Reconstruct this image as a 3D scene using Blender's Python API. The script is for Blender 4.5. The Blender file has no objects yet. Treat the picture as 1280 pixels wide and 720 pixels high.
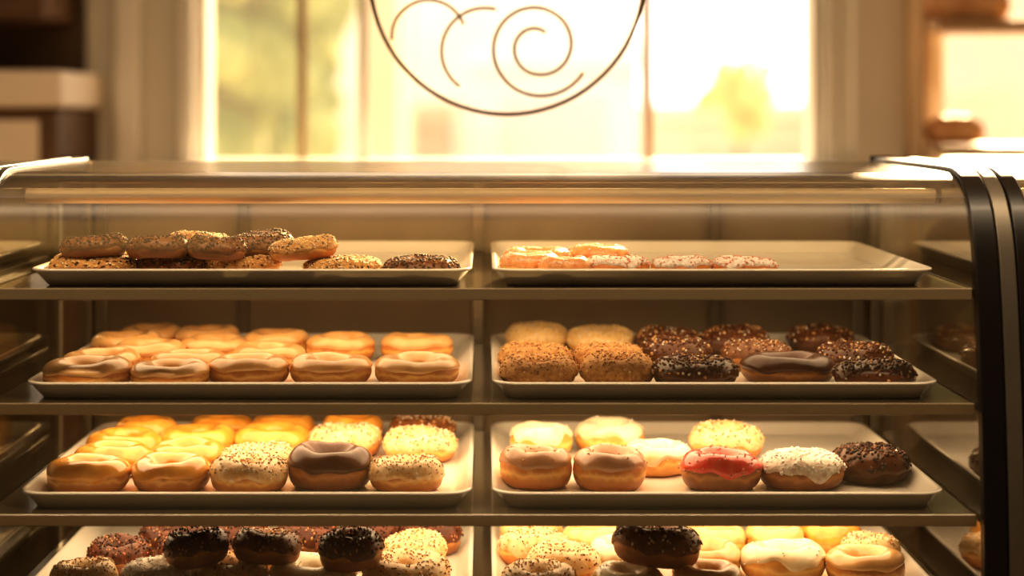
import bpy, math, random, bmesh
from mathutils import Vector, noise, Matrix
random.seed(7)
S=bpy.context.scene
COL=S.collection
ZC=1.35; F=2235.0; PX=605.0; PY=140.0
def WX(px,Y): return (px-PX)*Y/F
def WZ(py,Y): return ZC-(py-PY)*Y/F

# ------------------------------------------------------------------ materials
def mat(name,c,rough=.5,metal=0,c2=None,scale=60,bump=0,bscale=200,spec=.5,coat=0,sss=0,emis=None,estr=0,contrast=(.35,.65)):
    m=bpy.data.materials.new(name); m.use_nodes=True
    nt=m.node_tree; b=nt.nodes['Principled BSDF']
    b.inputs['Base Color'].default_value=(*c,1)
    b.inputs['Roughness'].default_value=rough
    b.inputs['Metallic'].default_value=metal
    b.inputs['Specular IOR Level'].default_value=spec
    b.inputs['Coat Weight'].default_value=coat
    b.inputs['Coat Roughness'].default_value=.15
    if sss:
        b.inputs['Subsurface Weight'].default_value=sss
        b.inputs['Subsurface Radius'].default_value=(.01,.005,.002)
        b.inputs['Subsurface Scale'].default_value=.5
    if emis:
        b.inputs['Emission Color'].default_value=(*emis,1); b.inputs['Emission Strength'].default_value=estr
    tc=nt.nodes.new('ShaderNodeTexCoord')
    if c2 is not None:
        n=nt.nodes.new('ShaderNodeTexNoise'); n.inputs['Scale'].default_value=scale; n.inputs['Detail'].default_value=4
        nt.links.new(tc.outputs['Object'],n.inputs['Vector'])
        r=nt.nodes.new('ShaderNodeValToRGB'); r.color_ramp.elements[0].position=contrast[0]; r.color_ramp.elements[1].position=contrast[1]
        r.color_ramp.elements[0].color=(*c,1); r.color_ramp.elements[1].color=(*c2,1)
        nt.links.new(n.outputs['Fac'],r.inputs['Fac']); nt.links.new(r.outputs['Color'],b.inputs['Base Color'])
    if bump:
        n2=nt.nodes.new('ShaderNodeTexNoise'); n2.inputs['Scale'].default_value=bscale; n2.inputs['Detail'].default_value=5
        nt.links.new(tc.outputs['Object'],n2.inputs['Vector'])
        bp=nt.nodes.new('ShaderNodeBump'); bp.inputs['Strength'].default_value=bump; bp.inputs['Distance'].default_value=.002
        nt.links.new(n2.outputs['Fac'],bp.inputs['Height']); nt.links.new(bp.outputs['Normal'],b.inputs['Normal'])
    return m
def dough(name,dark,light):
    """fried dough: pale proof ring around the middle of the height"""
    m=mat(name,dark,.5,bump=.5,bscale=170,coat=.1)
    nt=m.node_tree; b=nt.nodes['Principled BSDF']
    tc=nt.nodes.new('ShaderNodeTexCoord'); sp=nt.nodes.new('ShaderNodeSeparateXYZ')
    nt.links.new(tc.outputs['Object'],sp.inputs[0])
    n=nt.nodes.new('ShaderNodeTexNoise'); n.inputs['Scale'].default_value=60
    nt.links.new(tc.outputs['Object'],n.inputs['Vector'])
    a=nt.nodes.new('ShaderNodeMath'); a.operation='MULTIPLY_ADD'; a.inputs[1].default_value=.012
    nt.links.new(n.outputs['Fac'],a.inputs[0]); nt.links.new(sp.outputs['Z'],a.inputs[2])
    k=nt.nodes.new('ShaderNodeMath'); k.operation='DIVIDE'; k.inputs[1].default_value=.036
    nt.links.new(a.outputs[0],k.inputs[0])
    r=nt.nodes.new('ShaderNodeValToRGB'); e=r.color_ramp.elements
    e[0].position=.2; e[0].color=(*dark,1); e[1].position=.95; e[1].color=(*dark,1)
    x=e.new(.46); x.color=(*[ (d*1.4+l*.6)/2 for d,l in zip(dark,light)],1)
    x=e.new(.56); x.color=(*light,1)
    x=e.new(.66); x.color=(*[ (d*1.6+l*.4)/2 for d,l in zip(dark,light)],1)
    nt.links.new(k.outputs[0],r.inputs['Fac']); nt.links.new(r.outputs['Color'],b.inputs['Base Color'])
    return m
def glass(name,tint=(1,1,1),gl=.06,rough=.02,haze=0,hazecol=(.8,.7,.5),fr=.55):
    m=bpy.data.materials.new(name); m.use_nodes=True; nt=m.node_tree
    nt.nodes.remove(nt.nodes['Principled BSDF']); out=nt.nodes['Material Output']
    t=nt.nodes.new('ShaderNodeBsdfTransparent'); t.inputs[0].default_value=(*tint,1)
    g=nt.nodes.new('ShaderNodeBsdfGlossy'); g.inputs['Roughness'].default_value=rough
    lw=nt.nodes.new('ShaderNodeLayerWeight'); lw.inputs['Blend'].default_value=.25
    mm=nt.nodes.new('ShaderNodeMath'); mm.operation='MULTIPLY_ADD'; mm.inputs[1].default_value=fr; mm.inputs[2].default_value=gl
    nt.links.new(lw.outputs['Fresnel'],mm.inputs[0])
    mx=nt.nodes.new('ShaderNodeMixShader'); nt.links.new(mm.outputs[0],mx.inputs[0]); nt.links.new(t.outputs[0],mx.inputs[1]); nt.links.new(g.outputs[0],mx.inputs[2])
    last=mx
    if haze:
        d=nt.nodes.new('ShaderNodeBsdfTranslucent'); d.inputs[0].default_value=(*hazecol,1)
        m2=nt.nodes.new('ShaderNodeMixShader'); m2.inputs[0].default_value=haze
        nt.links.new(mx.outputs[0],m2.inputs[1]); nt.links.new(d.outputs[0],m2.inputs[2]); last=m2
    nt.links.new(last.outputs[0],out.inputs[0])
    return m

M_tray=mat('tray_enamel',(.78,.72,.62),.24,c2=(.83,.78,.69),scale=14,coat=.5)
M_shelf=mat('shelf_smoked_glass',(.05,.038,.022),.12,c2=(.07,.054,.032),scale=8,coat=.4)
M_edge=mat('shelf_edge_glass',(.26,.20,.12),.2,coat=.7)  # base colour lightened to stand for the highlight along the shelf fronts
M_steel=mat('brushed_steel',(.30,.265,.20),.36,metal=1,c2=(.38,.34,.27),scale=30)
M_steel2=mat('trim_steel',(.17,.15,.115),.45,metal=.6,c2=(.20,.175,.14),scale=10)
M_black=mat('black_rubber',(.010,.007,.005),.4,coat=.1)
M_rail=mat('rail_aluminium',(.50,.41,.28),.5,metal=.3)
M_back=mat('rear_panel_taupe',(.21,.155,.095),.3,c2=(.285,.215,.14),scale=3)
M_backfr=mat('rear_frame',(.13,.10,.06),.4)
M_glass=glass('clear_glass',(.97,.95,.91),.02,.28,haze=.04,fr=.4)  # translucent haze share imitates sunset glow in front of the case
M_glass2=glass('side_glass',(.80,.78,.70),.04,.06,haze=.03)
M_top=glass('top_glass',(.85,.80,.66),.06,.2,haze=.10,fr=.4)  # stronger haze share, imitating hazy light over the case top
M_led=mat('led_housing',(.16,.115,.065),.6)
M_kick=mat('case_base_walnut',(.035,.02,.012),.4,c2=(.05,.03,.018),scale=20)

# ------------------------------------------------------------------ mesh helpers
def new_obj(name,verts,faces,mats,midx=None,smooth=False,parent=None,loc=None):
    me=bpy.data.meshes.new(name); me.from_pydata(verts,[],faces); me.update()
    for m in (mats if isinstance(mats,(list,tuple)) else [mats]): me.materials.append(m)
    if midx: me.polygons.foreach_set('material_index',midx)
    if smooth: me.polygons.foreach_set('use_smooth',[True]*len(faces))
    o=bpy.data.objects.new(name,me); COL.objects.link(o)
    if parent: o.parent=parent
    if loc: o.location=loc
    return o
def empty(name,loc=(0,0,0)):
    o=bpy.data.objects.new(name,None); COL.objects.link(o); o.location=loc; o.empty_display_size=.05
    return o
def box(name,x0,x1,y0,y1,z0,z1,m,parent=None,bev=0):
    cx,cy,cz=(x0+x1)/2,(y0+y1)/2,(z0+z1)/2
    v=[(x-cx,y-cy,z-cz) for x in (x0,x1) for y in (y0,y1) for z in (z0,z1)]
    f=[(0,1,3,2),(4,6,7,5),(0,4,5,1),(2,3,7,6),(0,2,6,4),(1,5,7,3)]
    o=new_obj(name,v,f,m,parent=parent,loc=(cx,cy,cz))
    if bev:
        b=o.modifiers.new('bevel','BEVEL'); b.width=bev; b.segments=3
    return o
def tube(name,pts,r,m,parent=None,closed=False):
    cu=bpy.data.curves.new(name,'CURVE'); cu.dimensions='3D'; cu.bevel_depth=r; cu.bevel_resolution=3
    sp=cu.splines.new('POLY'); sp.points.add(len(pts)-1)
    for p,q in zip(sp.points,pts): p.co=(*q,1)
    sp.use_cyclic_u=closed
    cu.materials.append(m)
    o=bpy.data.objects.new(name,cu); COL.objects.link(o)
    if parent: o.parent=parent
    return o

# ------------------------------------------------------------------ trays
def rrect(w,d,r,n=7):
    pts=[]
    for cx,cy,a0 in ((w/2-r,d/2-r,0),(-w/2+r,d/2-r,90),(-w/2+r,-d/2+r,180),(w/2-r,-d/2+r,270)):
        for i in range(n+1):
            a=math.radians(a0+90*i/n); pts.append((cx+r*math.cos(a),cy+r*math.sin(a)))
    return pts
TRAY_F=.0050
def tray_mesh(w,d):
    prof=[(.019,0),(.016,.0008),(.004,.0150),(.0005,.0168),(0,.0182),(.0012,.0193),(.0035,.0195),(.0055,.0185),(.0075,.0160),(.0175,.0068),(.021,.0052),(.026,.0050)]
    vs=[];fs=[];L=None
    for ins,z in prof:
        ring=rrect(w-2*ins,d-2*ins,max(.006,.030-ins*.8)); L=len(ring)
        vs+=[(x,y,z) for x,y in ring]
    for k in range(len(prof)-1):
        for i in range(L):
            j=(i+1)%L; fs.append((k*L+i,k*L+j,(k+1)*L+j,(k+1)*L+i))
    fs.append(tuple(range(L))[::-1]); fs.append(tuple((len(prof)-1)*L+i for i in range(L)))
    me=bpy.data.meshes.new('tray_mesh'); me.from_pydata(vs,[],fs); me.materials.append(M_tray)
    me.polygons.foreach_set('use_smooth',[True]*(len(fs)-2)+[False]*2)
    return me
YFr=[1.910,1.901,1.892,1.888]; YB=2.33
TW=[.477,.480,.484,.484]
shelfz=[ZC-.1875,ZC-.3075,ZC-.4225,ZC-.5310]   # shelf top surfaces
XCL,XCR=-.0125,.0085
for i,z in enumerate(shelfz):
    TM=tray_mesh(TW[i],YB-YFr[i])
    for cx in (XCL-TW[i]/2,XCR+TW[i]/2,-.571-TW[i]/2,.590+TW[i]/2):
        o=bpy.data.objects.new('baking_tray',TM); COL.objects.link(o); o.location=(cx,(YFr[i]+YB)/2,z+.0002)

# ------------------------------------------------------------------ display cases
ctrl=[(2.40,-.066),(2.2,-.066),(2.03,-.0665),(1.985,-.069),(1.955,-.079),(1.928,-.098),(1.908,-.13),(1.895,-.175),(1.885,-.23),(1.874,-.32),(1.865,-.43),(1.860,-.60),(1.860,-.75)]
def catmull(P,n=5):
    out=[]
    for i in range(len(P)-1):
        p0=P[max(0,i-1)];p1=P[i];p2=P[i+1];p3=P[min(len(P)-1,i+2)]
        for k in range(n):
            t=k/n
            out.append(tuple(.5*((2*b)+(c-a)*t+(2*a-5*b+4*c-d)*t*t+(-a+3*b-3*c+d)*t**3) for a,b,c,d in zip(p0,p1,p2,p3)))
    out.append(P[-1]); return out
prof=[(y,ZC+z) for y,z in catmull(ctrl)]
def band(name,x0,x1,out,inn,m,parent):
    n=len(prof); vs=[];fs=[]; nr=[]
    for i in range(n):
        a=prof[max(0,i-1)]; b=prof[min(n-1,i+1)]
        t=Vector((b[0]-a[0],b[1]-a[1])).normalized(); nr.append((t.y,-t.x))
    for i,(y,z) in enumerate(prof):
        ny,nz=nr[i]
        for x,o in ((x0,out),(x1,out),(x1,-inn),(x0,-inn)):
            vs.append((x,y+ny*o,z+nz*o))
    for i in range(n-1):
        for k in range(4):
            j=(k+1)%4; fs.append((i*4+k,i*4+j,(i+1)*4+j,(i+1)*4+k))
    fs+= [(0,1,2,3),tuple((n-1)*4+k for k in (3,2,1,0))]
    o=new_obj(name,vs,fs,m,parent=parent,smooth=True)
    b=o.modifiers.new('bevel','BEVEL'); b.width=.0025; b.segments=3; b.limit_method='ANGLE'; b.angle_limit=math.radians(50)
    b.harden_normals=True
    return o
def display_case(x0,x1,led=True):
    p=empty('donut_display_case')
    for i,z in enumerate(shelfz):
        yf=YFr[i]-.016
        box(f'glass_shelf_{i+1}',x0+.004,x1-.004,yf,2.37,z-.009,z,M_shelf,p,.0015)
        box(f'shelf_edge_strip_{i+1}',x0+.004,x1-.004,yf-.004,yf,z-.0115,z+.001,M_edge,p,.001)
    box('rear_door_left',x0,(x0+x1)/2,2.385,2.393,ZC-.75,ZC-.075,M_back,p)
    box('rear_door_right',(x0+x1)/2-.02,x1,2.394,2.400,ZC-.75,ZC-.075,M_back,p)
    for i,x in enumerate((x0+.01,x0+.20,(x0+x1)/2-.012,x1-.22,x1-.03)):
        box(f'rear_door_stile_{i+1}',x,x+.016,2.378,2.386,ZC-.75,ZC-.075,M_backfr if i in(1,3) else M_steel,p,.002)
    box('rear_top_rail',x0,x1,2.372,2.40,ZC-.088,ZC-.066,M_steel,p,.003)
    n=len(prof); vs=[];fs=[]
    for y,z in prof: vs+=[(x0,y,z),(x1,y,z)]
    for i in range(n-1): fs.append((2*i,2*i+1,2*i+3,2*i+2))
    g=new_obj('curved_front_glass',vs,fs,[M_glass,M_top],[1 if prof[i][0]>2.0 else 0 for i in range(n-1)],True,p)
    box('top_front_rail',x0,x1,1.985,2.005,ZC-.079,ZC-.0695,M_steel,p,.002)
    tube('light_housing',[(x0+.005,2.045,ZC-.096),(x1-.005,2.045,ZC-.096)],.009,M_rail,p)
    for k,x in (('left',x0+.002),('right',x1-.002)):
        vs=[(x,y,z) for y,z in prof]+[(x,2.40,ZC-.75)]
        new_obj(f'side_glass_{k}',vs,[tuple(range(len(vs)))],M_glass2,parent=p)
        box(f'rear_post_{k}',x-.006,x+.006,2.366,2.384,ZC-.75,ZC-.066,M_steel,p,.002)
    box('case_base',x0,x1,1.855,2.40,.0,ZC-.75,M_kick,p,.004)
    if led:
        for i,z in enumerate(shelfz[:3]):
            box(f'led_bar_{i+1}',x0+.03,x1-.03,1.94,2.22,z-.0135,z-.0095,M_led,p)
    return p
CX0,CX1=-.528,.520
display_case(CX0,CX1)
display_case(.583,1.40,False)
display_case(-1.40,-.566,False)
for nm,xa in (('case_end_trim',.5205),('case_end_trim',-.5655)):
    p=empty(nm)
    w=.062 if xa>0 else .037
    band('inner_gasket',xa,xa+w*.40,.005,.016,M_black,p)
    band('steel_strip',xa+w*.41,xa+w*.70,.004,.012,M_steel2,p)
    band('outer_gasket',xa+w*.71,xa+w,.005,.016,M_black,p)

# ------------------------------------------------------------------ donuts
def make_donut(name,body,ice,tops=(),cover=-.1,rough=0,icoff=.0022,seed=0,dripa=.22,bodyrough=0,hole=.0105):
    rnd=random.Random(seed)
    ph=[rnd.uniform(0,6.28) for _ in range(6)]
    R=.045; rx=(R-hole)/2; rc=hole+rx; rz=.0157; zc=.0145
    asym=rnd.uniform(.03,.08)
    def P(u,v,off=0):
        c,s=math.cos(v),math.sin(v)
        wob=1+.022*math.sin(2*u+ph[0])+.014*math.sin(3*u+ph[1])+.006*math.sin(7*u+ph[4])
        r=(rc+(rx+off)*c)*wob
        z=zc+(rz+off)*s*(1+asym*math.sin(u+ph[5])+.05*math.sin(2*u+ph[2])+.03*math.sin(5*u+ph[3]))
        if s<0: z=max(z,zc-rz*.93*abs(s)**.6)
        return Vector((r*math.cos(u),r*math.sin(u),max(z,0)))
    def N(u,v):
        a=P(u+.02,v)-P(u-.02,v); b=P(u,v+.02)-P(u,v-.02); n=a.cross(b)
        return n.normalized() if n.length>1e-9 else Vector((0,0,1))
    vs=[];fs=[];mi=[]
    NU,NV=56,22
    for i in range(NU):
        for j in range(NV):
            u=2*math.pi*i/NU; v=2*math.pi*j/NV
            p=P(u,v)
            if bodyrough:
                q=noise.noise(p*260+Vector((seed,0,0)))+.5*noise.noise(p*520); p=p+N(u,v)*q*bodyrough
                p.z=max(p.z,0)
            vs.append(p)
    for i in range(NU):
        for j in range(NV):
            a=i*NV+j; b=((i+1)%NU)*NV+j; c=((i+1)%NU)*NV+(j+1)%NV; d=i*NV+(j+1)%NV
            fs.append((a,b,c,d)); mi.append(0)
    mats=[body]
    if ice:
        mats.append(ice); base=len(vs); NI=84; NJ=18
        for i in range(NI):
            u=2*math.pi*i/NI
            lo=cover+dripa*(.55*math.sin(3*u+ph[2])+.45*math.sin(5*u+ph[3])+.35*math.sin(9*u+ph[5]))
            hi=math.pi-.05+.2*math.sin(4*u+ph[1])
            for j in range(NJ):
                t=j/(NJ-1); v=lo+(hi-lo)*t
                e=min(t,1-t)*(NJ-1)
                off=-.0012 if e<.5 else (icoff*.85 if e<1.5 else icoff)
                p=P(u,v,off)
                if e>.5:
                    q=noise.noise(p*300+Vector((0,seed,0)))+.6*noise.noise(p*700); p=p+N(u,v)*(q*rough+noise.noise(p*90+Vector((seed,3,0)))*.0005)
                vs.append(p)
        for i in range(NI):
            for j in range(NJ-1):
                a=base+i*NJ+j; b=base+((i+1)%NI)*NJ+j
                fs.append((a,b,b+1,a+1)); mi.append(1)
    for tm,cnt,shape,size in tops:
        mats.append(tm); k=len(mats)-1
        for _ in range(cnt):
            u=rnd.uniform(0,6.283); v=math.acos(rnd.uniform(-.8,.97)) if rnd.random()<.8 else rnd.uniform(.1,.9)
            n=N(u,v); p=P(u,v,icoff+(.0004 if ice else -.0018))
            t=n.orthogonal().normalized(); t.rotate(Matrix.Rotation(rnd.uniform(0,6.28),3,n)); w=n.cross(t)
            s=size*rnd.uniform(.75,1.25)
            b0=len(vs)
            if shape=='rod':
                L=s*2.3; r=s*.55
                for e,rr in ((-L,r*.5),(-L*.8,r),(L*.8,r),(L,r*.5)):
                    for q in range(5):
                        a=q*2*math.pi/5; vs.append(p+t*e+w*rr*math.cos(a)+n*(rr*math.sin(a)+r*.4))
                for q3 in range(3):
                    for q in range(5):
                        q2=(q+1)%5; fs.append((b0+q3*5+q,b0+q3*5+q2,b0+q3*5+5+q2,b0+q3*5+5+q)); mi.append(k)
                fs.append(tuple(b0+q for q in range(5))[::-1]); fs.append(tuple(b0+15+q for q in range(5))); mi+= [k,k]
            else:
                if shape=='seed': sx,sy,sz=s*1.35,s*.8,s*.5
                elif shape=='ball': sx=sy=sz=s
                else: sx,sy,sz=s*rnd.uniform(.7,1.6),s*rnd.uniform(.6,1.2),s*rnd.uniform(.5,1)
                vs+=[p+n*(sz+ .1*s)]
                for lz,lr in ((.5,.85),(-.5,.85)):
                    for q in range(5):
                        a=q*2*math.pi/5+(0 if lz>0 else .6)
                        jx=rnd.uniform(.75,1.25) if shape=='crumb' else 1
                        vs.append(p+n*(lz*sz+.1*s)+t*sx*lr*jx*math.cos(a)+w*sy*lr*jx*math.sin(a))
                for q in range(5):
                    q2=(q+1)%5
                    fs.append((b0,b0+1+q,b0+1+q2)); fs.append((b0+1+q,b0+6+q,b0+6+q2,b0+1+q2)); mi+=[k,k]
    me=bpy.data.meshes.new(name); me.from_pydata([tuple(v) for v in vs],[],fs)
    for m in mats: me.materials.append(m)
    me.polygons.foreach_set('material_index',mi)
    me.polygons.foreach_set('use_smooth',[True]*len(fs)); me.update()
    return me

D_gold=dough('dough_golden',(.48,.135,.016),(.84,.47,.13))
D_dark=dough('dough_dark',(.22,.065,.013),(.52,.22,.05))
D_yel=dough('dough_yellow',(.62,.26,.04),(.86,.56,.18))
D_choc=mat('dough_chocolate',(.050,.016,.005),.65,c2=(.10,.035,.011),scale=70,bump=.5,spec=.25)
D_crumb=mat('dough_crumb',(.36,.13,.028),.7,c2=(.62,.32,.09),scale=160,bump=.8,bscale=400)
I_maple=mat('icing_maple',(.74,.38,.13),.28,c2=(.84,.50,.21),scale=40,coat=.5,bump=.2,bscale=80)
I_glaze=mat('glaze_golden',(.72,.28,.035),.22,c2=(.88,.44,.085),scale=50,coat=.5,bump=.2,bscale=80)
I_pale=mat('glaze_pale',(.78,.50,.19),.3,c2=(.86,.60,.28),scale=60,coat=.4,bump=.2,bscale=80)
I_white=mat('icing_white',(.86,.74,.52),.3,c2=(.72,.42,.15),scale=35,coat=.4,contrast=(.5,.8),bump=.25,bscale=90)
I_sugar=mat('powdered_sugar',(.88,.82,.74),.9,c2=(.66,.53,.42),scale=160,bump=.8,bscale=350)
I_mauve=mat('icing_mocha',(.38,.175,.085),.35,c2=(.48,.25,.13),scale=40,coat=.3,bump=.25,bscale=90)
I_red=mat('icing_strawberry',(.74,.020,.010),.3,c2=(.80,.09,.04),scale=60,coat=.5,bump=.4,bscale=90)
I_choc=mat('icing_chocolate',(.070,.020,.006),.28,c2=(.11,.036,.012),scale=40,coat=.12,spec=.3,bump=.25,bscale=90)
I_berry=mat('icing_dark_cocoa',(.070,.018,.007),.4,c2=(.15,.04,.015),scale=60,coat=.1,spec=.3,bump=.3)
I_brown=mat('icing_brown',(.13,.045,.014),.45,c2=(.23,.088,.030),scale=90,coat=.1,spec=.3,bump=.4)
I_pink=mat('icing_orange_sugar',(.64,.22,.060),.4,c2=(.80,.40,.16),scale=90,bump=.4,coat=.3)
I_crumb=mat('icing_crumb',(.40,.165,.045),.7,c2=(.66,.36,.12),scale=160,bump=.8,bscale=400)
I_spk=mat('icing_speckled_cream',(.84,.62,.35),.45,c2=(.72,.42,.16),scale=110,coat=.15,bump=.3)
T_white=mat('sprinkle_white',(.86,.76,.62),.4); T_tan=mat('nut_tan',(.60,.32,.12),.6)
T_dark=mat('seed_dark',(.035,.013,.007),.5,spec=.3); T_brown=mat('crumb_brown',(.17,.06,.02),.6); T_choc=mat('sprinkle_chocolate',(.11,.034,.012),.4,spec=.3)
T_sesame=mat('sesame',(.82,.57,.25),.45); T_pink=mat('sprinkle_pink',(.70,.26,.17),.4); T_sug=mat('sugar_crystal',(.92,.88,.80),.25,coat=.4)
K={}
def reg(key,name,n=2,**kw):
    K[key]=(name,[make_donut(name,seed=11*i+len(K)*5+1,**kw) for i in range(n)])
reg('maple','maple_glazed_donut',4,body=D_gold,ice=I_maple,cover=.28,dripa=.12,hole=.0165)
reg('gold','glazed_donut',4,body=D_gold,ice=I_glaze,cover=.0,hole=.0155)
reg('pale','vanilla_glazed_donut',2,body=D_yel,ice=I_pale,cover=.1,hole=.013)
reg('crumb','cinnamon_crumb_donut',3,body=D_crumb,ice=I_crumb,tops=[(T_tan,120,'crumb',.0014),(T_brown,50,'crumb',.0012),(T_sesame,60,'crumb',.0013)],cover=-.5,rough=.0006,bodyrough=.0006,hole=.0155)
reg('sesame','sesame_donut',2,body=D_yel,ice=I_pale,tops=[(T_sesame,260,'seed',.0017),(T_white,80,'seed',.0015),(T_tan,60,'seed',.0015)],cover=-.3,hole=.013)
reg('spk','speckled_cream_donut',3,body=D_gold,ice=I_spk,tops=[(T_brown,70,'crumb',.0010),(T_white,120,'crumb',.0012),(T_tan,90,'crumb',.0013)],cover=-.05,rough=.0005,hole=.013)
reg('csp','chocolate_sprinkle_donut',3,body=D_choc,ice=I_choc,tops=[(T_white,42,'crumb',.0016),(T_tan,60,'crumb',.0018),(T_brown,80,'crumb',.0019),(T_choc,200,'ball',.0018)],cover=-.3,hole=.013)
reg('csp2','sprinkled_mocha_donut',2,body=D_dark,ice=I_brown,tops=[(T_white,80,'crumb',.0013),(T_tan,90,'crumb',.0014),(T_choc,120,'rod',.0011)],cover=-.1)
reg('choc','chocolate_glazed_donut',2,body=D_dark,ice=I_choc,cover=.1,dripa=.15,hole=.016)
reg('white','white_iced_donut',2,body=D_yel,ice=I_white,cover=.2,dripa=.35,hole=.013,tops=[(T_sug,50,'crumb',.0009)])
reg('mauve','mocha_iced_donut',2,body=D_gold,ice=I_mauve,cover=.3,dripa=.14,tops=[(T_tan,40,'crumb',.0009)],hole=.015)
reg('red','strawberry_iced_donut',1,body=D_dark,ice=I_red,cover=.1,dripa=.2,tops=[(T_pink,60,'crumb',.0013),(T_white,15,'crumb',.0009)],hole=.014)
reg('sugar','powdered_sugar_donut',2,body=D_dark,ice=I_sugar,cover=.1,dripa=.4,rough=.0010,tops=[(T_sug,200,'crumb',.0013)],hole=.013)
reg('oreo','cookie_crumb_donut',2,body=D_choc,ice=I_choc,cover=-.3,rough=.0012,tops=[(T_dark,240,'crumb',.0021),(T_brown,90,'crumb',.0018)],hole=.013)
reg('tseed','seeded_tan_donut',3,body=D_gold,ice=I_crumb,cover=-.2,tops=[(T_sesame,300,'seed',.0015),(T_dark,150,'seed',.0015),(T_white,60,'seed',.0013)],hole=.014)
reg('dseed','seeded_dark_donut',2,body=D_dark,ice=I_brown,cover=-.3,tops=[(T_dark,260,'crumb',.0019),(T_brown,130,'crumb',.0018),(T_tan,70,'seed',.0013)],hole=.014)
reg('pink','orange_sugar_donut',3,body=D_gold,ice=I_pink,cover=-.1,rough=.0004,tops=[(T_sug,70,'crumb',.0012),(T_tan,60,'crumb',.001)],hole=.015)
reg('wpink','sugar_dusted_donut',2,body=D_gold,ice=I_sugar,cover=.4,tops=[(T_pink,130,'crumb',.0015)],hole=.014)
reg('berry','dark_sprinkle_donut',3,body=D_dark,ice=I_berry,cover=-.1,tops=[(T_pink,35,'crumb',.0012),(T_brown,80,'ball',.0015),(T_tan,35,'crumb',.0013),(T_dark,110,'crumb',.0018)],hole=.014)

HS={1:.023,2:.029,3:.033,4:.034}
FL={k+1:shelfz[k]+.0002+TRAY_F for k in range(4)}
def load(row,side,items,h=None):
    tw=TW[row-1]; cx=XCL-tw/2 if side=='L' else XCR+tw/2; YF=YFr[row-1]
    h=h or HS[row]; s=ZC-FL[row]
    L=[]
    for it in items:
        kd,px,top,w=it[:4]; lift=it[4] if len(it)>4 else 0
        hh=it[5] if len(it)>5 else h
        Y=2.05
        for _ in range(4):
            R=w/2*Y/F
            Y=(s-lift-hh)*F/(top-PY)-.4*R
        R=w/2*Y/F
        L.append([kd,WX(px,Y),Y,R,lift,hh])
    def clamp(a):
        m=.010+a[3]
        if a[4]>0: m=.02+a[3]
        a[1]=min(max(a[1],cx-tw/2+m),cx+tw/2-m); a[2]=min(max(a[2],YF+m),YB-m)
    for _ in range(80):
        for i,a in enumerate(L):
            for b in L[i+1:]:
                if abs(a[4]-b[4])>.004: continue
                dx,dy=b[1]-a[1],b[2]-a[2]; d=math.hypot(dx,dy) or 1e-4; need=(a[3]+b[3])*1.0
                if d<need:
                    q=(need-d)/2*.6/d; a[1]-=dx*q;b[1]+=dx*q;a[2]-=dy*q;b[2]+=dy*q
        for a in L: clamp(a)
    for kd,x,y,R,lift,hh in L:
        name,ms=K[kd]; o=bpy.data.objects.new(name,random.choice(ms)); COL.objects.link(o)
        o.location=(x,y,FL[row]+lift)
        o.scale=(R/.045,R/.045,hh/.0315*random.uniform(.95,1.06))
        tl=.16 if lift else 0
        o.rotation_euler=(random.uniform(-tl,tl),random.uniform(-tl,tl),random.uniform(0,6.28))

load(1,'L',[('tseed',113,318,108),('dseed',205,318,84),('tseed',298,317,92),('tseed',426,324,98),('dseed',527,321,92),
  ('tseed',140,306,80),('dseed',222,306,80),('tseed',300,306,78),
  ('dseed',155,303,84,.021),('tseed',225,303,84,.021),('dseed',290,303,84,.021),('dseed',200,298,78,.021),('tseed',330,297,84,.021),('dseed',265,298,74,.021)])
load(1,'R',[('pink',655,320,74),('pink',702,326,64),('wpink',768,324,82),('wpink',843,327,80),('wpink',926,326,84),
  ('pink',672,309,82),('pink',747,307,78)])
load(2,'L',[('maple',105,449,108),('maple',208,449,98),('maple',313,443,104),('maple',413,443,104),('maple',520,443,108),
  ('maple',132,436,98),('maple',236,436,92),('maple',337,428,90),('maple',426,418,86),('maple',521,417,90),
  ('maple',150,425,92),('maple',245,420,88),('maple',345,413,84),('maple',165,413,86),('maple',258,409,80),('maple',182,403,76)])
load(2,'R',[('crumb',672,444,94),('crumb',772,445,88),('csp',868,447,104),('choc',985,441,114),('csp',1098,454,98),
  ('crumb',670,429,88),('crumb',760,429,84),('csp',845,425,86),('csp2',945,427,84),('csp',1068,430,90),
  ('sesame',672,406,76),('sesame',750,408,84),('csp',835,410,80),('csp',918,411,82),('csp',1025,407,82)])
load(3,'L',[('gold',115,568,100),('gold',215,568,98),('spk',313,571,98),('choc',412,556,106,0,.042),('spk',507,570,90),
  ('gold',140,553,94),('gold',235,553,90),('spk',320,554,90),
  ('gold',160,537,90),('gold',250,528,94),('gold',340,528,92),('spk',430,530,90),('spk',525,536,92),
  ('gold',185,522,80),('gold',275,518,76),('gold',350,518,76),('gold',440,519,76),('csp2',528,518,82)])
load(3,'R',[('mauve',667,557,90,0,.041),('mauve',753,562,94,0,.038),('red',903,560,98,0,.040),('sugar',1005,566,106),('oreo',1103,560,96),
  ('white',822,552,84),('white',676,528,80,0,.036),('white',762,526,88),('spk',908,529,92,0,.036)])
load(4,'L',[('spk',105,702,80),('sugar',195,700,88),('spk',287,696,92),('white',390,695,104),('spk',507,692,108),
  ('berry',150,672,78),('berry',240,670,80),('berry',335,662,92),('berry',440,660,82),('spk',515,668,80),
  ('berry',215,652,78),('berry',300,652,78),('berry',385,655,80),('berry',460,652,78),('berry',530,650,76),
  ('berry',250,662,80,.032),('csp2',330,660,84,.032),('berry',440,665,80,.032)])
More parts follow.
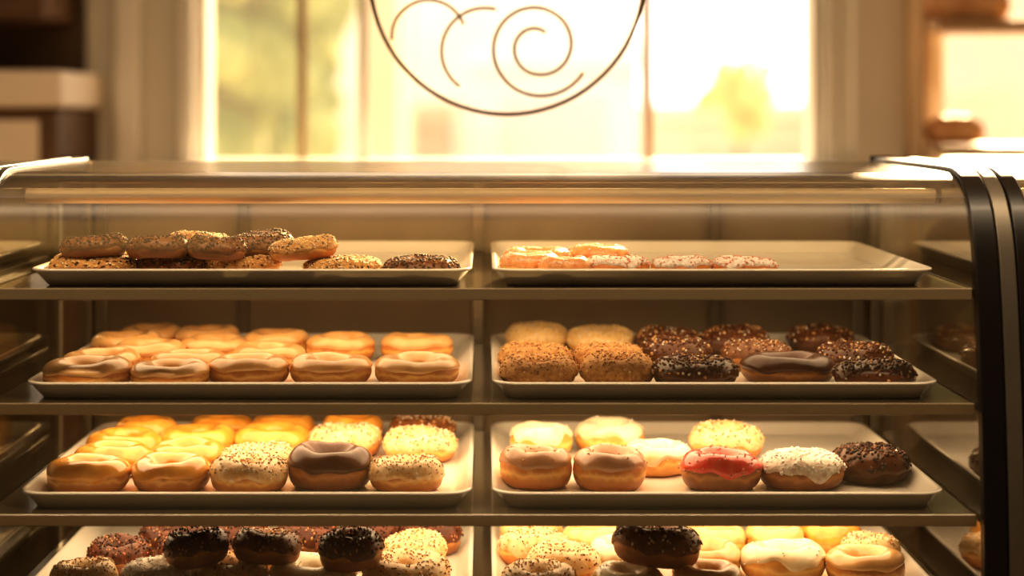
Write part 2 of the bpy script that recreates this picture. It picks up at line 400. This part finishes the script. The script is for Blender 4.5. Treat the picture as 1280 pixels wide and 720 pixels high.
load(4,'R',[('pale',665,655,80),('pale',745,655,80),('spk',672,668,86),('spk',685,684,92),('spk',690,705,92),
  ('white',760,672,84),('white',785,705,90),('pale',900,654,78),('maple',890,678,82),('pale',975,654,74),('white',975,678,104),
  ('gold',1045,655,78),('maple',1080,684,96),('spk',1090,662,72),('maple',885,705,90),
  ('csp2',818,654,106,.033,.040)])

# ------------------------------------------------------------------ room shell
M_wall=mat('plaster_taupe',(.16,.105,.058),.8,c2=(.19,.13,.075),scale=3)
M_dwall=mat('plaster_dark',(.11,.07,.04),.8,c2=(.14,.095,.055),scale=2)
M_col=mat('painted_column',(.70,.66,.56),.6,c2=(.76,.72,.62),scale=3)
M_frame=mat('window_paint_white',(.90,.86,.77),.45,c2=(.92,.89,.80),scale=5)
M_mull=mat('mullion_bronze',(.40,.28,.15),.5)
M_floor=mat('floor_tile',(.18,.13,.08),.35,c2=(.23,.17,.11),scale=4)
M_ceil=mat('ceiling_paint',(.45,.36,.25),.9)
YW=4.0; XL,XR=-3.0,3.0; TOP=2.9
box('floor',XL,XR,-2,YW+.2,-.05,0,M_floor)
box('ceiling',XL,XR,-2,YW+.2,TOP,TOP+.05,M_ceil)
box('wall_left',XL-.1,XL,-2,YW+.2,0,TOP,M_dwall)
box('wall_right',XR,XR+.1,-2,YW+.2,0,TOP,M_dwall)
box('wall_front',XL,XR,-2.1,-2,0,TOP,M_dwall)
zs=WZ(207,YW)
wa,wb=WX(246,YW),WX(1027,YW)
wc=WX(1168,YW); wd=XR-.3
WT=2.55
w=empty('wall_back')
box('below_windows',XL,XR,YW,YW+.16,0,zs,M_wall,w)
box('above_windows',XL,XR,YW,YW+.16,WT,TOP,M_wall,w)
box('left_part',XL,WX(108,YW),YW,YW+.16,zs,WT,M_dwall,w)
box('pier_right',wd,XR,YW,YW+.16,zs,WT,M_dwall,w)
p=empty('window_column')
box('core',WX(108,YW),WX(235,YW),YW-.02,YW+.16,zs-.3,WT,M_col,p,.01)
box('pilaster_a',WX(150,YW),WX(181,YW),YW-.07,YW-.02,zs-.3,WT,M_frame,p,.01)
box('pilaster_b',WX(226,YW),WX(246,YW),YW-.05,YW+.1,zs-.3,WT,M_frame,p,.008)
p=empty('window_column')
box('core',WX(1030,YW),WX(1168,YW),YW-.02,YW+.16,zs-.3,WT,M_col,p,.01)
box('face_board',WX(1060,YW),WX(1140,YW),YW-.045,YW-.02,zs-.3,WT,M_col,p,.008)
M_pane=glass('bloom_veil_glass',(1,.98,.95),.0,.02,haze=.045,hazecol=(1,.93,.82),fr=.2)  # translucent haze mixed in to imitate light bloom around the window
def window(x0,x1,mulls,nm):
    p=empty(nm)
    box('sill',x0-.02,x1+.02,YW-.12,YW+.14,zs-.014,zs+.010,M_frame,p,.004)
    box('head',x0,x1,YW+.02,YW+.10,WT-.05,WT,M_frame,p,.004)
    box('jamb_left',x0,x0+.022,YW+.0,YW+.10,zs,WT,M_frame,p,.003)
    box('jamb_right',x1-.022,x1,YW+.0,YW+.10,zs,WT,M_frame,p,.003)
    for i,(a,b,m) in enumerate(mulls): box(f'mullion_{i+1}',WX(a,YW),WX(b,YW),YW+.03,YW+.05,zs,WT,m,p,.003)
    new_obj('pane',[(x0,YW+.06,zs),(x1,YW+.06,zs),(x1,YW+.06,WT),(x0,YW+.06,WT)],[(0,1,2,3)],M_pane,parent=p)
window(wa,wb,[(370,382,M_mull),(446,460,M_frame),(806,818,M_mull)],'window_1')
window(wc,wd,[(1400,1420,M_mull)],'window_2')

M_cream=mat('cream_laminate',(.90,.78,.62),.5)
M_wood=mat('cabinet_wood',(.12,.065,.032),.5,c2=(.17,.09,.045),scale=6)
p=empty('wall_cabinet')
Yc=3.6
box('body',WX(-260,Yc),WX(72,Yc),Yc,YW-.01,0,WZ(135,Yc),M_wood,p,.01)
box('counter_top',WX(-265,Yc),WX(82,Yc),Yc-.03,YW-.01,WZ(135,Yc),WZ(88,Yc),M_cream,p,.01)
box('upper_cabinet',WX(-260,Yc),WX(40,Yc),Yc+.1,YW-.01,WZ(20,Yc),WZ(-140,Yc),M_wood,p,.01)
box('door_panel',WX(-40,Yc),WX(50,Yc),Yc-.012,Yc,WZ(330,Yc),WZ(150,Yc),M_cream,p,.006)

p=empty('window_shelf')
Yc=3.7
M_oak=mat('shelf_oak',(.42,.27,.13),.5,c2=(.50,.33,.17),scale=6)
box('board_upper',WX(1172,Yc),2.4,Yc,Yc+.25,WZ(38,Yc),WZ(24,Yc),M_oak,p,.004)
box('board_lower',WX(1172,Yc),2.4,Yc,Yc+.25,WZ(196,Yc),WZ(182,Yc),M_oak,p,.004)
box('side',2.38,2.41,Yc,Yc+.25,0,WZ(-140,Yc),M_oak,p,.004)
box('side_left',WX(1166,Yc),WX(1172,Yc),Yc+.10,Yc+.25,0,WZ(-140,Yc),M_oak,p,.004)
M_bread=mat('bread_crust',(.55,.27,.12),.6,c2=(.75,.48,.26),scale=14,bump=.4,bscale=40)
def loaf(x,y,z,l,r):
    vs=[];fs=[];n=16;m=14
    for i in range(m+1):
        t=i/m*2-1; rr=r*max(0,(1-abs(t)**3))**.5*(1+.05*math.cos(t*14))
        for j in range(n):
            a=2*math.pi*j/n; vs.append((t*l, rr*math.cos(a), max(rr*.8*math.sin(a)+r*.6,0)))
    for i in range(m):
        for j in range(n): fs.append((i*n+j,i*n+(j+1)%n,(i+1)*n+(j+1)%n,(i+1)*n+j))
    return new_obj('bread_loaf',vs,fs,M_bread,smooth=True,loc=(x,y,z))
for k in range(5): loaf(WX(1212,Yc)+k*.22,Yc+.12,WZ(182,Yc)+.001,.065,.045)
for k in range(4): loaf(WX(1225,Yc)+k*.26,Yc+.12,WZ(24,Yc)+.001,.10,.06)

# ------------------------------------------------------------------ hanging round wire sign (plain stand-in mark)
M_wire=mat('sign_wire_dark',(.045,.028,.016),.5)
p=empty('hanging_round_sign'); Ys=2.42
def circ(px,py,r,n=72,a0=0,a1=360,sy=1,r1=None):
    r1=r if r1 is None else r1
    out=[]
    for i in range(n+1):
        t=i/n; rr=r+(r1-r)*t; a=math.radians(a0+(a1-a0)*t)
        out.append((WX(px+rr*math.cos(a),Ys),Ys,WZ(py-sy*rr*math.sin(a),Ys)))
    return out
tube('outer_ring',circ(634,-28,171)[:-1],.0030,M_wire,p,True)
tube('swirl',circ(672,58,20,120,60,690,1,66),.0024,M_wire,p)
tube('arc_left',circ(536,46,46,40,20,185),.0022,M_wire,p)
tube('arc_middle',circ(606,64,54,48,75,235),.0022,M_wire,p)
for i,xx in enumerate((560,708)): tube(f'hanger_{i+1}',[(WX(xx,Ys),Ys,WZ(-182,Ys)),(WX(xx,Ys),Ys,TOP)],.0012,M_wire,p)

# ------------------------------------------------------------------ outdoors
def flat(name,c): return mat(name,c,.9,c2=tuple(min(1,k*1.12) for k in c),scale=1.5)
G=-.15
box('street_ground',-30,30,YW+.25,60,G-.1,G,flat('pavement_pale',(.70,.58,.46)))
def bldg(x0,x1,Y,top,c,wins=True,d=3):
    p=empty('street_building')
    X0,X1=WX(x0,Y),WX(x1,Y); Z1=WZ(top,Y)
    box('facade',X0,X1,Y,Y+d,G,Z1,flat('facade_paint',c),p)
    box('cornice',X0-.05,X1+.05,Y-.12,Y,Z1-.15,Z1,flat('cornice_paint',tuple(min(1,k*1.1) for k in c)),p)
    if wins:
        mw=flat('shop_window_tint',tuple(k*.8 for k in c)); n=max(1,int((X1-X0)/1.1)); st=(X1-X0)/n
        for i in range(n): box(f'shopfront_{i+1}',X0+st*(i+.2),X0+st*(i+.8),Y-.04,Y,.3,min(Z1-.4,1.5),mw,p)
bldg(380,450,16,-500,(.95,.85,.68),False)
bldg(455,500,11,-300,(.68,.52,.36),False,2)
bldg(500,560,14,130,(.45,.33,.24))
bldg(500,800,20,-600,(.98,.92,.88))
bldg(590,800,15,60,(.95,.84,.80))
bldg(815,1060,17,128,(.84,.68,.58))
bldg(1120,1500,14,-200,(.70,.55,.42))
bldg(-300,240,16,-200,(.50,.36,.22))
M_leaf=mat('foliage',(.09,.16,.035),.8,c2=(.38,.45,.16),scale=4)
M_leaf2=mat('foliage_yellow_green',(.46,.46,.14),.8,c2=(.76,.70,.30),scale=5)  # yellow-green leaf colours of the bush
M_trunk=mat('bark',(.14,.08,.05),.9)
def tree(name,px,Y,zc,r,seed,m=M_leaf):
    rnd=random.Random(seed); X=WX(px,Y)
    bm=bmesh.new()
    for i in range(60):
        v=Vector((rnd.gauss(0,.42),rnd.gauss(0,.35),rnd.gauss(0,.42)))*r
        if v.length>r: v*=r/v.length
        bmesh.ops.create_icosphere(bm,subdivisions=2,radius=r*rnd.uniform(.16,.34),matrix=Matrix.Translation(v))
    for v in bm.verts: v.co+=Vector(v.co).normalized()*noise.noise(v.co*6)*r*.12
    nf=len(bm.faces)
    hgt=zc-G
    bmesh.ops.create_cone(bm,cap_ends=True,segments=12,radius1=r*.13,radius2=r*.07,depth=hgt,matrix=Matrix.Translation((0,0,-hgt/2)))
    bm.faces.ensure_lookup_table()
    for f in bm.faces[nf:]: f.material_index=1
    me=bpy.data.meshes.new(name); bm.to_mesh(me); bm.free(); me.materials.append(m); me.materials.append(M_trunk)
    o=bpy.data.objects.new(name,me); COL.objects.link(o); o.location=(X,Y,zc)
tree('street_tree',300,8.5,1.85,.75,3)
tree('street_tree',262,9.5,1.2,.6,5)
tree('street_bush',925,12,WZ(118,12),.25,8,m=M_leaf2)

# ------------------------------------------------------------------ world & light
wd_=bpy.data.worlds.new('hazy_sunset_sky'); S.world=wd_; wd_.use_nodes=True; nt=wd_.node_tree
bg=nt.nodes['Background']
tc=nt.nodes.new('ShaderNodeTexCoord'); dp=nt.nodes.new('ShaderNodeVectorMath'); dp.operation='DOT_PRODUCT'
sd=Vector((270,2235,150)).normalized(); dp.inputs[1].default_value=sd
nr=nt.nodes.new('ShaderNodeVectorMath'); nr.operation='NORMALIZE'
nt.links.new(tc.outputs['Generated'],nr.inputs[0]); nt.links.new(nr.outputs[0],dp.inputs[0])
mx=nt.nodes.new('ShaderNodeMath'); mx.operation='MAXIMUM'; mx.inputs[1].default_value=0
pw=nt.nodes.new('ShaderNodeMath'); pw.operation='POWER'; pw.inputs[1].default_value=60
nt.links.new(dp.outputs['Value'],mx.inputs[0]); nt.links.new(mx.outputs[0],pw.inputs[0])
ad=nt.nodes.new('ShaderNodeMath'); ad.operation='MULTIPLY_ADD'; ad.inputs[1].default_value=3.0; ad.inputs[2].default_value=1.75
nt.links.new(pw.outputs[0],ad.inputs[0]); nt.links.new(ad.outputs[0],bg.inputs['Strength'])
bg.inputs['Color'].default_value=(1,.88,.75,1)
def light(name,typ,loc,rot,energy,col,**kw):
    l=bpy.data.lights.new(name,typ); l.energy=energy; l.color=col
    for k,v in kw.items(): setattr(l,k,v)
    o=bpy.data.objects.new(name,l); COL.objects.link(o); o.location=loc; o.rotation_euler=rot
    return o
sun=light('low_sun','SUN',(3,10,6),(0,0,0),20.0,(1,.70,.38),angle=math.radians(3))
sun.rotation_euler=Vector((.28,1,.42)).to_track_quat('Z','Y').to_euler()
for i,(z,e) in enumerate(zip(shelfz[:3],(1.6,2.9,2.5))):
    light('shelf_led','AREA',(-.004,2.08,z-.0145),(0,0,0),e,(1,.72,.42),shape='RECTANGLE',size=.96,size_y=.22)
light('case_top_led','AREA',(-.004,2.045,ZC-.108),(0,0,0),.4,(1,.74,.44),shape='RECTANGLE',size=.98,size_y=.015)
# added unseen linear lamp: fill light on the donuts, soft band on the glass
p=empty('added_fill_lamp'); LY=1.5
box('housing',-1.6,1.6,LY-.08,LY+.08,2.42,2.48,M_black,p,.01)
box('diffuser',-1.58,1.58,LY-.06,LY+.06,2.405,2.42,M_frame,p,.004)
for k,xx in enumerate((-1.2,1.2)): tube(f'cord_{k+1}',[(xx,LY,2.48),(xx,LY,TOP)],.004,M_black,p)
light('fill_light','AREA',(0,LY,2.40),(0,0,0),38,(1,.75,.48),shape='RECTANGLE',size=3.1,size_y=.12)

# ------------------------------------------------------------------ camera
cam=bpy.data.cameras.new('camera'); co=bpy.data.objects.new('camera',cam); COL.objects.link(co)
co.location=(0,0,ZC); co.rotation_euler=(math.pi/2,0,0)
cam.sensor_width=36; cam.lens=36*F/1280; cam.shift_x=35/1280; cam.shift_y=-220/1280
cam.dof.use_dof=True; cam.dof.focus_distance=2.0; cam.dof.aperture_fstop=2.0
cam.clip_start=.05; cam.clip_end=200
S.camera=co
S.view_settings.view_transform='Standard'
for lk in ('Medium High Contrast','Standard - Medium High Contrast','None'):
    try:
        S.view_settings.look=lk; print('look',lk); break
    except Exception as e: pass
